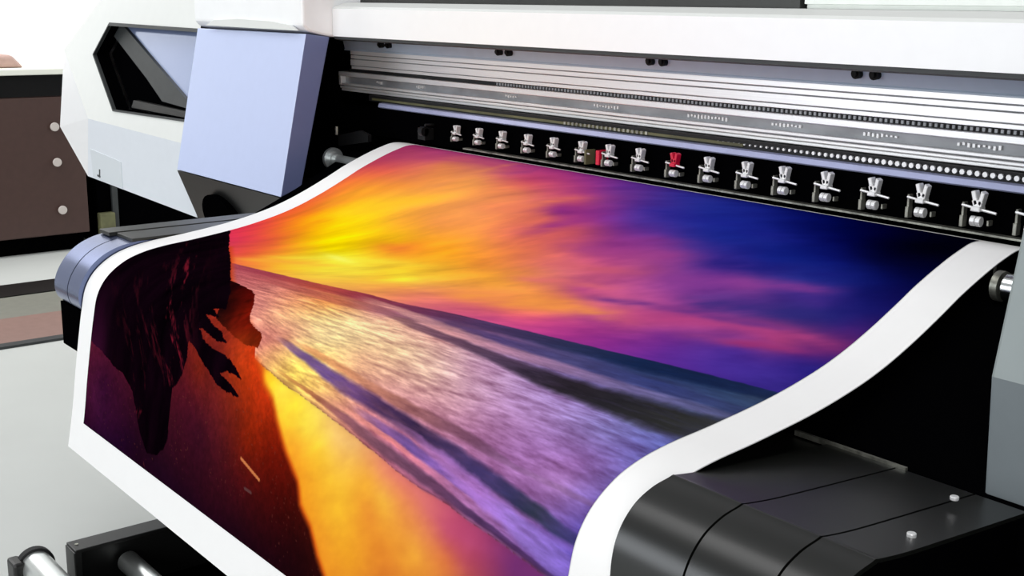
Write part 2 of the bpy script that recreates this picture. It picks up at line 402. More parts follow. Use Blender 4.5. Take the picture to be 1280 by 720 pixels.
# white end cap of the hood, above the blue door
g = G()
def cap_ring(x): return [(x, -0.150, 1.222), (x, -0.150, 1.34), (x, 0.42, 1.34), (x, 0.42, 1.19), (x, -0.072, 1.195), (x, -0.10, 1.200), (x, -0.135, 1.208)]
g.loft(cap_ring(-2.352), cap_ring(-1.75)); capo = part(g, 'hood_end_cap', M['white'], bevel=0.006)
g = G(); pr = [(-2.27, 1.212), (-2.22, 1.226), (-2.08, 1.232), (-1.90, 1.229), (-1.80, 1.221), (-1.77, 1.210)]
g.loft([(x, -0.156, z) for x, z in pr], [(x, -0.149, z) for x, z in pr]); part(g, 'finger_recess', M['bevel'], capo)

# blue door panel
def door_ring(x): return [(x, -0.142, 1.203), (x, -0.222, 0.818), (x, -0.165, 0.838), (x, -0.078, 1.195)]
g = G(); A = door_ring(-2.352); B = door_ring(-1.75)
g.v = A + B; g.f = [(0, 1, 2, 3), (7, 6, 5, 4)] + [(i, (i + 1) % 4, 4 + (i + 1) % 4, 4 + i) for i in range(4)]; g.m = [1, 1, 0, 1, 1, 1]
part(g, 'carriage_door', [M['blue'], M['blueside']], bevel=0.002)  # one blue enamel; shade on the side and edges put into the colour
g = G(); A = [(-2.35, -0.222, 0.816), (-2.33, -0.16, 0.64), (-2.33, 0.2, 0.64), (-2.33, 0.2, 0.83)]; B = [(-1.75, -0.222, 0.816), (-1.75, -0.16, 0.64), (-1.75, 0.2, 0.64), (-1.75, 0.2, 0.83)]
g.loft(A, B); low = part(g, 'door_lower_panel', M['dark'])
g = G(); q = [(-2.13 + .10 * math.cos(t * math.pi / 12), .70 + .075 * math.sin(t * math.pi / 12)) for t in range(13)] + [(-2.23, .62), (-2.03, .62)][::1]
g.loft([(x, -.1985 - (z - .70) * .30 + .0 - .004, z) for x, z in q], [(x, -.16, z) for x, z in q]); part(g, 'cable_opening', M['void'], low)
g = G(); g.cyl((-2.34, -.17, .672), (-2.24, -.19, .655), .005, 8); part(g, 'cable_tie', M['lip'], low)
# inner core behind door
g = G(); g.box(-2.33, -1.99, -0.05, 0.38, 0.66, 1.19); part(g, 'carriage_bay', M['void'])

# legs and feet
for lx in (-1.05, 0.45):
    g = G(); g.box(lx - .05, lx + .05, -0.08, 0.12, 0.08, 0.56); g.box(lx - .06, lx + .06, -0.42, 0.40, 0.03, 0.09)
    lg = part(g, 'leg', M['void'], bevel=.005)
    for fy in (-.37, .35):
        g = G(); g.cyl((lx, fy, 0), (lx, fy, .035), .025, 16); part(g, 'foot', M['black'], lg)
g = G(); g.box(-2.66, -2.56, 0.1, 0.30, 0.08, 0.70); g.box(-2.67, -2.55, 0.02, 0.40, 0.0, 0.09); part(g, 'leg', M['void'], bevel=.005)
# rear of the printer, just showing above the hood
g = G(); g.box(-1.836, -0.452, 0.01, 0.34, 1.2768, 1.33); part(g, 'rear_cover', M['plate'])
g = G(); g.box(-0.449, -0.412, 0.005, 0.34, 1.2768, 1.33); part(g, 'rear_post', M['plate'])
g = G(); g.prism_x([(0.015, 1.2768), (0.015, 1.2835), (0.008, 1.284), (0.008, 1.296), (0.03, 1.31), (0.34, 1.31), (0.34, 1.2768)], -0.405, 0.85); part(g, 'rear_duct', M['duct'])

# ---------------------------------------------------------------- take-up unit on the floor
TU = thing('take_up_unit', 'black floor unit with chrome rollers under the hanging sheet', 'take-up unit', (-1.2, -0.7, 0))
g = G()
g.box(-1.60, -1.545, -0.835, -0.45, 0.142, 0.150); g.box(-1.60, -1.592, -0.835, -0.45, 0.0, 0.145); g.box(-1.60, -1.545, -0.838, -0.822, 0.0, 0.145)
g.box(-1.60, -0.2, -0.46, -0.445, 0.0, 0.13)
br = keep(g.build('end_bracket', M['dark'], None, bevel=.002), TU)
g = G(); g.box(-1.592, -0.2, -0.825, -0.45, 0.0, 0.015); keep(g.build('base_tray', M['void'], None), TU)
g = G(); g.cyl((-1.575, -.822, .1495), (-1.575, -.822, .1515), .004, 10); g.build('bracket_screw', M['lip'], br)
for (ya, za, xa_, rr) in ((-0.905, 0.122, -1.585, 0.033), (-0.712, 0.078, -1.578, 0.024)):
    g = G(); g.cyl_x(xa_, -0.25, ya, za, rr, 36); ro = keep(g.build('chrome_roller', M['satin'], None, smooth=True), TU)
    if rr > .025:
        g = G(); g.cyl_x(xa_ - .012, xa_ + .004, ya, za, rr + .006, 36); g.build('end_ring', M['belt'], ro, smooth=True)
        g = G(); g.box(xa_ - .03, xa_ + .02, ya - .05, ya - .026, za - .05, za + .022); g.build('roller_clamp', M['dark'], ro, bevel=.006)
g = G(); g.box(-1.62, -1.56, -0.96, -0.87, 0.0, 0.096); keep(g.build('roller_stand', M['dark'], None, bevel=.004), TU)

# ---------------------------------------------------------------- things along the left wall
CB = thing('storage_cabinet', 'dark brown cabinet with pale knobs and cream top by the wall', 'cabinet', (-5.7, -0.5, 0))
g = G(); g.box(-6.0, -5.42, -1.6, 0.60, 0.09, 0.80); keep(g.build('body', M['brown'], None), CB)
g = G(); g.box(-6.0, -5.40, -1.6, 0.60, 0.80, 0.905); keep(g.build('top_drawer_band', M['black'], None), CB)
g = G(); g.box(-6.02, -5.38, -1.62, 0.62, 0.906, 0.936); keep(g.build('countertop', M['cream'], None, bevel=.004), CB)
g = G(); g.box(-5.98, -5.46, -1.58, 0.58, 0.0, 0.09); keep(g.build('plinth', M['void'], None), CB)
for (ya, yb, za, zb, ks) in ((-.50, .595, .095, .795, [(.445, .647), (.445, .468), (.455, .223)]), (-1.59, -.51, .095, .795, [])):
    g = G(); g.box(-5.42, -5.402, ya, yb, za, zb); dd = keep(g.build('drawer_front', M['brown'], None, bevel=.003), CB)
    for (ky, kz) in ks:
        g = G(); g.cyl((-5.402, ky, kz), (-5.385, ky, kz), .010, 12); g.cyl((-5.385, ky, kz), (-5.372, ky, kz), .022, 18)
        g.build('knob', M['knob'], dd, bevel=.003)
g = G(); g.add([(-5.95, -1.2, .936), (-5.50, -1.2, .936), (-5.50, .36, .936), (-5.95, .36, .936), (-5.95, -1.2, 1.0), (-5.50, -1.2, 1.0), (-5.50, .30, 1.0), (-5.95, .30, 1.0)],
             [(0, 1, 2, 3), (4, 5, 6, 7), (0, 1, 5, 4), (1, 2, 6, 5), (2, 3, 7, 6), (3, 0, 4, 7)])
tag(g.build('cardboard_box', M['tan'], None, bevel=.02, seg=3), 'low dusty brown box with a sloped end lying on the cabinet top', 'box')
BK = thing('equipment_cabinet', 'black cabinet with a thin grey post, right of the brown cabinet', 'cabinet', (-5.7, 2.2, 0))
g = G(); g.box(-6.0, -5.45, 0.66, 4.2, 0.04, 0.90); keep(g.build('body', M['void'], None), BK)
g = G(); g.box(-5.45, -5.43, 0.735, 0.765, 0.04, 0.9); keep(g.build('post', M['seal'], None), BK)
g = G(); g.box(-5.45, -5.40, 0.655, 0.735, 0.04, 0.18); keep(g.build('lower_box', M['olive'], None, bevel=.004), BK)
g = G(); g.box(-5.98, -5.48, 0.68, 4.18, 0.0, 0.04); keep(g.build('plinth', M['void'], None), BK)
g = G(); g.box(-4.76, -4.53, -3.0, 1.0, 0.0, 0.012); structure(g.build('trim_1', M['dark'], None))
MT = thing('floor_mat', 'grey green and dusty red rubber mat on the floor beside the cabinet', 'mat', (-4.1, -1.0, 0))
g = G(); g.box(-4.525, -4.16, -3.0, 1.0, 0.0, 0.008); keep(g.build('green_half', M['mat'], None), MT)
g = G(); g.box(-4.16, -3.78, -3.0, 1.0, 0.0, 0.008); keep(g.build('red_half', M['mat2'], None), MT)
g = G(); g.box(-3.78, -3.73, -3.0, 1.0, 0.0, 0.010); keep(g.build('edge_strip', M['seal'], None), MT)

# ---------------------------------------------------------------- the printed sheet
# colours of the printed seascape, as (x across the sheet, distance down the sheet, r, g, b)
SKY_INK = [(-1.435, 0.514, 225, 60, 80), (-1.422, 0.542, 222, 60, 85), (-1.502, 0.422, 235, 75, 65), (-1.313, 0.557, 240, 95, 60), (-1.403, 0.493, 232, 75, 70), (-1.339, 0.486, 242, 105, 55), (-1.318, 0.589, 240, 95, 70), (-1.445, 0.423, 240, 100, 50), (-1.192, 0.551, 255, 190, 45), (-1.492, 0.325, 240, 110, 45), (-1.434, 0.35, 255, 160, 20), (-1.326, 0.393, 255, 190, 10), (-1.346, 0.31, 255, 215, 15), (-1.243, 0.404, 255, 225, 0), (-1.179, 0.434, 255, 230, 0), (-1.128, 0.464, 255, 250, 60), (-1.1, 0.516, 255, 235, 60), (-1.044, 0.462, 255, 230, 60), (-1.357, 0.238, 255, 190, 40), (-1.482, 0.198, 240, 125, 55), (-1.521, 0.264, 235, 105, 60), (-1.439, 0.134, 225, 95, 80), (-1.507, 0.11, 205, 75, 90), (-1.458, 0.028, 190, 72, 110), (-1.474, 0.063, 190, 72, 105), (-1.36, 0.008, 185, 70, 120), (-1.362, 0.051, 205, 85, 110), (-1.282, 0.065, 230, 130, 85), (-1.324, 0.125, 235, 130, 80), (-1.225, 0.154, 250, 160, 75), (-1.132, 0.094, 240, 150, 85), (-1.254, -0.003, 185, 70, 125), (-1.123, 0.012, 185, 70, 130), (-1.082, 0.068, 215, 105, 100), (-0.984, 0.108, 235, 130, 90), (-1.003, 0.069, 205, 80, 100), (-0.941, 0.038, 185, 65, 120), (-0.925, 0.073, 200, 80, 110), (-0.831, 0.138, 150, 50, 130), (-0.823, 0.103, 185, 70, 115), (-0.847, 0.166, 215, 100, 95), (-0.838, 0.046, 155, 55, 135), (-0.76, 0.142, 160, 55, 130), (-0.732, 0.189, 200, 85, 100), (-0.699, 0.139, 130, 50, 140), (-1.092, 0.338, 255, 190, 25), (-1.163, 0.288, 255, 175, 50), (-1.064, 0.257, 248, 155, 75), (-1.002, 0.305, 255, 165, 45), (-1.056, 0.372, 245, 140, 40), (-0.904, 0.377, 255, 180, 45), (-0.938, 0.334, 255, 165, 35), (-0.913, 0.274, 245, 150, 65), (-0.828, 0.343, 252, 155, 55), (-1.01, 0.194, 245, 150, 85), (-0.869, 0.23, 235, 120, 90), (-0.761, 0.284, 238, 125, 85), (-0.74, 0.376, 255, 170, 60), (-0.829, 0.414, 255, 185, 60), (-0.903, 0.467, 255, 225, 60), (-0.879, 0.482, 255, 175, 75), (-0.941, 0.476, 255, 205, 55), (-0.724, 0.457, 240, 125, 100), (-0.822, 0.479, 245, 145, 95), (-0.752, 0.49, 236, 120, 112), (-0.671, 0.486, 225, 100, 120), (-0.601, 0.486, 215, 85, 130), (-0.705, 0.404, 250, 155, 75), (-0.617, 0.406, 250, 150, 75), (-0.556, 0.39, 240, 130, 85), (-0.585, 0.466, 225, 90, 120), (-0.517, 0.441, 205, 75, 130), (-0.435, 0.464, 170, 55, 140), (-0.664, 0.294, 220, 110, 115), (-0.616, 0.262, 190, 80, 120), (-0.637, 0.202, 150, 55, 130), (-0.689, 0.231, 200, 85, 110), (-0.566, 0.272, 180, 75, 125), (-0.573, 0.303, 200, 90, 125), (-0.574, 0.339, 185, 75, 130), (-0.488, 0.349, 205, 90, 130), (-0.473, 0.397, 190, 75, 140), (-0.417, 0.382, 205, 85, 130), (-0.383, 0.447, 150, 50, 145), (-0.725, 0.029, 95, 50, 145), (-0.788, 0.03, 110, 50, 145), (-0.671, 0.084, 90, 50, 148), (-0.625, 0.131, 85, 48, 145), (-0.555, 0.165, 110, 50, 140), (-0.497, 0.147, 60, 45, 140), (-0.49, 0.195, 140, 60, 140), (-0.529, 0.233, 165, 70, 130), (-0.429, 0.224, 125, 60, 145), (-0.421, 0.271, 140, 62, 145), (-0.444, 0.32, 185, 80, 140), (-0.353, 0.308, 150, 60, 140), (-0.35, 0.347, 170, 65, 130), (-0.297, 0.336, 165, 65, 135), (-0.333, 0.399, 130, 50, 145), (-0.273, 0.395, 100, 48, 148), (-0.635, 0.017, 55, 48, 150), (-0.564, 0.01, 40, 45, 145), (-0.528, 0.071, 30, 40, 140), (-0.441, 0.13, 30, 38, 135), (-0.392, 0.188, 70, 45, 140), (-0.361, 0.225, 120, 55, 145), (-0.304, 0.217, 130, 60, 140), (-0.33, 0.262, 110, 55, 140), (-0.272, 0.275, 95, 50, 135), (-0.261, 0.306, 140, 60, 135), (-0.196, 0.314, 165, 60, 125), (-0.214, 0.361, 85, 45, 145), (-0.199, 0.41, 75, 45, 150), (-0.139, 0.416, 65, 42, 145), (-0.081, 0.42, 55, 40, 135), (-0.446, 0.043, 25, 35, 135), (-0.355, 0.074, 15, 25, 115), (-0.362, 0.104, 25, 35, 130), (-0.366, 0.019, 8, 15, 95), (-0.315, 0.164, 28, 35, 130), (-0.252, 0.166, 30, 38, 125), (-0.249, 0.209, 60, 42, 130), (-0.177, 0.228, 65, 42, 130), (-0.229, 0.236, 70, 45, 130), (-0.18, 0.261, 45, 38, 115), (-0.137, 0.245, 30, 30, 110), (-0.147, 0.304, 130, 50, 115), (-0.089, 0.311, 110, 40, 110), (-0.154, 0.331, 150, 55, 115), (-0.121, 0.338, 85, 38, 125), (-0.075, 0.363, 45, 35, 130), (-0.087, 0.397, 58, 40, 140), (-0.252, 0.066, 3, 6, 70), (-0.225, 0.123, 12, 20, 105), (-0.17, 0.161, 20, 28, 110), (-0.107, 0.212, 22, 22, 100), (-0.099, 0.261, 60, 30, 110), (-0.165, 0.089, 2, 3, 40), (-0.125, 0.146, 10, 15, 85), (-0.106, 0.117, 4, 6, 55), (-0.125, 0.047, 1, 1, 15), (-0.082, 0.173, 15, 15, 85), (-0.079, 0.057, 1, 1, 18), (-0.074, 0.241, 40, 25, 100)]
SEA_INK = [(-1.215, 0.624, 185, 85, 95), (-1.056, 0.64, 205, 120, 110), (-0.991, 0.691, 220, 140, 125), (-0.919, 0.621, 235, 150, 90), (-1.079, 0.595, 195, 95, 90), (-0.898, 0.711, 235, 170, 130), (-0.827, 0.675, 240, 205, 140), (-0.75, 0.713, 240, 210, 150), (-0.704, 0.674, 235, 200, 150), (-0.877, 0.758, 215, 130, 115), (-0.807, 0.779, 235, 180, 110), (-0.739, 0.783, 250, 215, 100), (-0.665, 0.783, 245, 195, 110), (-0.833, 0.734, 220, 150, 120), (-0.805, 0.611, 230, 170, 130), (-0.877, 0.614, 240, 160, 90), (-0.717, 0.59, 235, 175, 150), (-0.593, 0.586, 215, 150, 155), (-0.593, 0.674, 235, 195, 155), (-0.48, 0.695, 225, 180, 165), (-0.632, 0.721, 235, 180, 140), (-0.443, 0.638, 205, 155, 185), (-0.39, 0.735, 200, 145, 160), (-0.32, 0.678, 190, 145, 195), (-0.305, 0.748, 165, 110, 150), (-0.231, 0.672, 165, 130, 190), (-0.216, 0.741, 160, 110, 170), (-0.15, 0.666, 130, 115, 180), (-0.134, 0.734, 145, 100, 165), (-0.089, 0.671, 115, 105, 180), (-0.128, 0.77, 150, 105, 165), (-0.077, 0.736, 120, 95, 165), (-0.06, 0.787, 95, 75, 150), (-0.065, 0.827, 75, 60, 145), (-0.045, 0.663, 90, 95, 165), (-0.045, 0.636, 85, 90, 155), (-0.492, 0.54, 115, 85, 130), (-0.539, 0.565, 160, 115, 150), (-0.411, 0.547, 110, 90, 140), (-0.295, 0.53, 75, 75, 130), (-0.43, 0.5, 65, 62, 105), (-0.271, 0.493, 40, 55, 95), (-0.171, 0.518, 65, 75, 125), (-0.148, 0.467, 35, 55, 90), (-0.075, 0.474, 50, 65, 95), (-0.049, 0.452, 32, 48, 80), (-0.097, 0.524, 60, 75, 120), (-0.53, 0.784, 200, 125, 130), (-0.426, 0.813, 190, 110, 140), (-0.767, 0.589, 225, 150, 150), (-0.66, 0.568, 190, 125, 145), (-0.671, 0.529, 110, 60, 90), (-0.864, 0.574, 165, 75, 80), (-0.237, 0.612, 150, 125, 190)]
SAND_INK = [(-0.859, 0.796, 225, 80, 30), (-0.806, 0.807, 255, 200, 40), (-0.757, 0.821, 255, 225, 70), (-0.704, 0.826, 255, 220, 60), (-0.671, 0.848, 255, 222, 70), (-0.618, 0.87, 255, 205, 60), (-0.581, 0.841, 252, 200, 110), (-0.532, 0.856, 250, 190, 90), (-0.485, 0.876, 250, 175, 60), (-0.537, 0.84, 245, 190, 110), (-0.45, 0.854, 240, 145, 100), (-0.411, 0.853, 235, 130, 110), (-0.44, 0.89, 248, 180, 65), (-0.394, 0.919, 245, 160, 60), (-0.538, 0.917, 250, 185, 50), (-0.551, 0.957, 248, 178, 45), (-0.498, 0.997, 245, 162, 40), (-0.422, 0.969, 232, 135, 45), (-0.354, 0.932, 245, 165, 60), (-0.332, 0.871, 220, 110, 110), (-0.292, 0.889, 200, 85, 105), (-0.254, 0.906, 190, 80, 90), (-0.229, 0.876, 175, 68, 110), (-0.164, 0.883, 115, 48, 110), (-0.286, 0.918, 225, 120, 70), (-0.474, 0.919, 238, 145, 50), (-0.524, 0.889, 252, 185, 60), (-0.684, 0.889, 252, 170, 45), (-0.623, 0.944, 248, 165, 40), (-0.575, 1.001, 245, 155, 40), (-0.406, 0.873, 240, 145, 85), (-0.409, 1.032, 220, 120, 50), (-0.182, 0.94, 150, 60, 80), (-0.519, 1.1, 235, 140, 40)]
SHADE_INK = [(-0.896, 0.817, 180, 54, 18), (-0.858, 0.834, 172, 48, 14), (-0.8, 0.845, 195, 50, 15), (-0.777, 0.878, 145, 34, 10), (-0.869, 0.89, 122, 32, 16), (-0.834, 0.92, 130, 30, 10), (-0.752, 0.922, 110, 20, 8), (-0.719, 0.95, 85, 14, 8), (-0.673, 0.986, 58, 10, 8), (-0.628, 1.032, 38, 8, 10), (-0.845, 0.99, 75, 15, 18), (-0.911, 0.956, 80, 20, 25), (-0.955, 0.9, 105, 28, 30), (-1.004, 0.955, 60, 15, 30), (-1.056, 1.013, 50, 12, 25), (-0.952, 1.052, 45, 10, 22), (-0.83, 1.066, 35, 8, 18), (-0.718, 1.078, 30, 6, 14), (-1.148, 1.071, 30, 8, 25), (-1.226, 1.049, 30, 8, 22), (-1.388, 1.032, 50, 12, 40), (-1.476, 1.022, 65, 18, 50), (-1.441, 0.981, 50, 12, 40), (-1.305, 1.041, 35, 8, 30), (-1.085, 0.891, 85, 20, 30), (-1.033, 0.85, 115, 30, 20), (-0.989, 0.811, 105, 28, 24), (-0.952, 0.787, 150, 44, 22), (-1.044, 0.923, 75, 18, 32), (-0.604, 1.086, 30, 6, 10), (-1.51, 1.073, 45, 10, 35)]
ROCK_INK = [(-1.119, 0.688, 45, 5, 8), (-1.091, 0.686, 90, 12, 8), (-1.039, 0.697, 110, 15, 8), (-1.002, 0.726, 130, 22, 8), (-0.965, 0.757, 150, 30, 12), (-0.936, 0.748, 150, 30, 10), (-0.892, 0.763, 165, 42, 12), (-1.007, 0.749, 110, 20, 10), (-1.053, 0.731, 50, 8, 8), (-0.938, 0.775, 170, 50, 15)]
SHADE_P = [(-0.862, 0.794), (-0.828, 0.806), (-0.809, 0.822), (-0.773, 0.838), (-0.754, 0.864), (-0.716, 0.9), (-0.67, 0.936), (-0.653, 0.968), (-0.619, 0.991), (-0.591, 1.026), (-0.566, 1.047), (-0.535, 1.083), (-0.504, 1.118), (-0.578, 1.149), (-0.658, 1.183), (-0.744, 1.22), (-0.836, 1.259), (-0.936, 1.301), (-1.044, 1.348), (-1.162, 1.398), (-1.291, 1.452), (-1.432, 1.512), (-1.587, 1.578), (-1.606, 1.522), (-1.624, 1.465), (-1.643, 1.408), (-1.662, 1.35), (-1.681, 1.293), (-1.7, 1.234), (-1.719, 1.176), (-1.739, 1.117), (-1.757, 1.057), (-1.77, 0.996), (-1.785, 0.936), (-1.803, 0.875), (-1.831, 0.816), (-1.927, 0.758), (-1.817, 0.722), (-1.738, 0.681), (-1.685, 0.634), (-1.645, 0.581), (-1.601, 0.531), (-1.554, 0.482), (-1.334, 0.587), (-1.149, 0.675), (-0.996, 0.73), (-0.888, 0.77)]
ROCK_P = [(-1.174, 0.665), (-1.112, 0.667), (-1.085, 0.67), (-1.05, 0.676), (-1.01, 0.7), (-0.991, 0.716), (-0.962, 0.735), (-0.936, 0.744), (-0.914, 0.747), (-0.886, 0.755), (-0.878, 0.767), (-0.873, 0.777), (-0.905, 0.778), (-0.948, 0.777), (-0.995, 0.769), (-1.053, 0.759), (-1.084, 0.73)]
BLACK_P = [(-1.738, 0.412), (-1.517, 0.495), (-1.394, 0.558), (-1.274, 0.614), (-1.149, 0.675), (-1.09, 0.71), (-1.053, 0.738), (-1.089, 0.745), (-1.04, 0.755), (-1.09, 0.76), (-1.048, 0.771), (-1.007, 0.777), (-0.964, 0.79), (-1.008, 0.792), (-1.077, 0.787), (-1.048, 0.801), (-0.998, 0.807), (-0.948, 0.81), (-0.915, 0.818), (-0.877, 0.831), (-0.899, 0.832), (-0.931, 0.833), (-0.955, 0.839), (-0.923, 0.848), (-0.898, 0.852), (-0.875, 0.86), (-0.918, 0.863), (-0.96, 0.862), (-0.991, 0.851), (-1.039, 0.831), (-1.096, 0.813), (-1.086, 0.845), (-1.095, 0.879), (-1.128, 0.911), (-1.129, 0.961), (-1.126, 1.002), (-1.143, 1.027), (-1.168, 1.044), (-1.21, 1.053), (-1.245, 1.031), (-1.272, 0.992), (-1.299, 0.96), (-1.344, 0.94), (-1.411, 0.933), (-1.465, 0.921), (-1.538, 0.913), (-1.779, 0.957), (-1.798, 0.89), (-1.826, 0.823), (-1.927, 0.758), (-1.85, 0.714), (-1.816, 0.66), (-1.815, 0.595), (-1.814, 0.528), (-1.781, 0.468)]
HORIZON = [(-1.327, 0.619), (-1.29, 0.612), (-1.149, 0.591), (-1.007, 0.57), (-0.88, 0.548), (-0.792, 0.541), (-0.684, 0.519), (-0.577, 0.504), (-0.493, 0.493), (-0.413, 0.483), (-0.353, 0.476), (-0.296, 0.468), (-0.241, 0.461), (-0.188, 0.455), (-0.142, 0.451), (-0.099, 0.447), (-0.057, 0.443), (0.006, 0.437)]
SHORE = [(-0.938, 0.775), (-0.862, 0.794), (-0.809, 0.8), (-0.753, 0.807), (-0.677, 0.813), (-0.565, 0.824), (-0.459, 0.838), (-0.361, 0.851), (-0.302, 0.851), (-0.259, 0.856), (-0.201, 0.861), (-0.146, 0.866), (-0.094, 0.873), (-0.025, 0.881)]
WAVE_BANDS = {'horizon_shade': [(-1.273, 0.62, 0.0105, 0.8, 165, 70, 85), (-1.133, 0.599, 0.0101, 0.8, 160, 60, 75), (-0.99, 0.58, 0.0127, 0.8, 185, 75, 60), (-0.884, 0.562, 0.0124, 0.9, 150, 55, 70), (-0.741, 0.543, 0.0109, 0.9, 110, 50, 80), (-0.598, 0.52, 0.0132, 0.9, 80, 55, 95), (-0.401, 0.494, 0.0148, 0.9, 42, 48, 82), (-0.283, 0.48, 0.0166, 0.9, 22, 38, 75), (-0.175, 0.468, 0.0154, 0.9, 22, 36, 72), (-0.049, 0.452, 0.0099, 0.9, 28, 40, 75)],
'second_swell': [(-1.176, 0.627, 0.0059, 0.4, 160, 70, 80), (-1.015, 0.614, 0.009, 0.5, 185, 85, 80), (-0.866, 0.605, 0.0088, 0.6, 190, 95, 80), (-0.742, 0.574, 0.0123, 0.7, 150, 90, 115), (-0.639, 0.552, 0.0126, 0.8, 85, 60, 100), (-0.517, 0.551, 0.0117, 0.8, 75, 60, 110), (-0.352, 0.538, 0.0111, 0.7, 70, 70, 120), (-0.21, 0.523, 0.0108, 0.7, 50, 58, 115), (-0.067, 0.514, 0.0074, 0.5, 60, 65, 110)],
'crest_light': [(-0.876, 0.567, 0.0075, 0.4, 240, 180, 150), (-0.76, 0.562, 0.007, 0.5, 235, 175, 155), (-0.617, 0.568, 0.0106, 0.6, 225, 160, 155), (-0.495, 0.569, 0.0104, 0.7, 205, 145, 165), (-0.36, 0.561, 0.0106, 0.8, 165, 125, 165), (-0.237, 0.556, 0.0097, 0.8, 125, 110, 160), (-0.133, 0.544, 0.0099, 0.8, 100, 98, 145), (-0.046, 0.537, 0.0085, 0.7, 90, 88, 125)],
'main_swell': [(-0.914, 0.592, 0.0058, 0.4, 200, 120, 90), (-0.804, 0.581, 0.007, 0.6, 165, 100, 105), (-0.67, 0.592, 0.0084, 0.8, 120, 80, 95), (-0.562, 0.593, 0.0087, 0.9, 100, 68, 90), (-0.457, 0.598, 0.0104, 0.9, 80, 60, 85), (-0.379, 0.602, 0.0154, 0.9, 52, 42, 58), (-0.295, 0.603, 0.0199, 1.0, 42, 36, 44), (-0.211, 0.595, 0.0254, 1.0, 40, 38, 44), (-0.113, 0.593, 0.0301, 1.0, 48, 48, 48), (-0.045, 0.582, 0.032, 0.9, 55, 55, 58)],
'ridge_brown': [(-0.787, 0.738, 0.0036, 0.5, 200, 110, 80), (-0.717, 0.743, 0.0045, 0.6, 205, 120, 80), (-0.591, 0.751, 0.0045, 0.6, 185, 115, 85), (-0.475, 0.759, 0.0067, 0.7, 140, 85, 75), (-0.362, 0.76, 0.0058, 0.7, 105, 62, 75), (-0.287, 0.765, 0.0056, 0.7, 95, 58, 80), (-0.217, 0.771, 0.0027, 0.4, 120, 85, 120)],
'trough': [(-0.842, 0.745, 0.0034, 0.7, 120, 80, 120), (-0.764, 0.753, 0.0051, 0.9, 105, 75, 125), (-0.665, 0.764, 0.0079, 0.9, 105, 75, 130), (-0.587, 0.771, 0.0093, 0.9, 100, 65, 120), (-0.497, 0.776, 0.0084, 0.9, 65, 42, 75), (-0.412, 0.782, 0.0085, 0.9, 50, 35, 65), (-0.334, 0.788, 0.0084, 0.9, 58, 45, 85), (-0.261, 0.795, 0.0093, 0.9, 60, 50, 98), (-0.192, 0.803, 0.0085, 0.9, 50, 48, 85), (-0.144, 0.807, 0.0075, 0.9, 42, 48, 65), (-0.097, 0.815, 0.0068, 0.8, 55, 55, 95), (-0.042, 0.819, 0.0049, 0.8, 60, 55, 115)],
'blue_run': [(-0.566, 0.792, 0.0028, 0.5, 160, 110, 130), (-0.476, 0.799, 0.0047, 0.7, 110, 75, 140), (-0.413, 0.804, 0.0056, 0.8, 88, 68, 140), (-0.334, 0.813, 0.0046, 0.7, 110, 80, 165), (-0.243, 0.826, 0.0037, 0.5, 130, 95, 180)],
'foam': [(-0.486, 0.787, 0.0039, 0.4, 170, 115, 150), (-0.406, 0.79, 0.0036, 0.6, 160, 105, 165), (-0.321, 0.805, 0.0081, 0.8, 160, 108, 180), (-0.246, 0.819, 0.0101, 0.8, 168, 115, 200), (-0.178, 0.831, 0.0114, 0.9, 155, 118, 205), (-0.101, 0.848, 0.0143, 0.9, 142, 112, 205), (-0.044, 0.856, 0.0134, 0.9, 120, 95, 190)],
'foam_line': [(-0.664, 0.796, 0.0029, 0.6, 235, 170, 120), (-0.558, 0.801, 0.0028, 0.7, 225, 145, 130), (-0.448, 0.81, 0.0028, 0.8, 225, 130, 130), (-0.366, 0.821, 0.0027, 0.8, 205, 120, 145), (-0.291, 0.832, 0.0038, 0.7, 180, 115, 170), (-0.221, 0.845, 0.0038, 0.3, 170, 115, 180), (-0.171, 0.856, 0.003, 0.0, 150, 110, 190)],
'wet_strip': [(-0.792, 0.793, 0.0019, 0.5, 180, 110, 60), (-0.672, 0.801, 0.0028, 0.8, 150, 85, 60), (-0.572, 0.811, 0.0047, 0.85, 140, 85, 95), (-0.459, 0.825, 0.0068, 0.9, 112, 72, 92), (-0.342, 0.836, 0.0058, 0.9, 98, 62, 92), (-0.236, 0.849, 0.0039, 0.9, 78, 50, 92), (-0.155, 0.86, 0.003, 0.8, 65, 40, 85), (-0.081, 0.869, 0.002, 0.6, 60, 40, 85)]}
STICK = [(-0.848, 0.955), (-0.783, 0.97)]
SHELL = [(-0.826, 0.998), (-0.804, 0.998)]
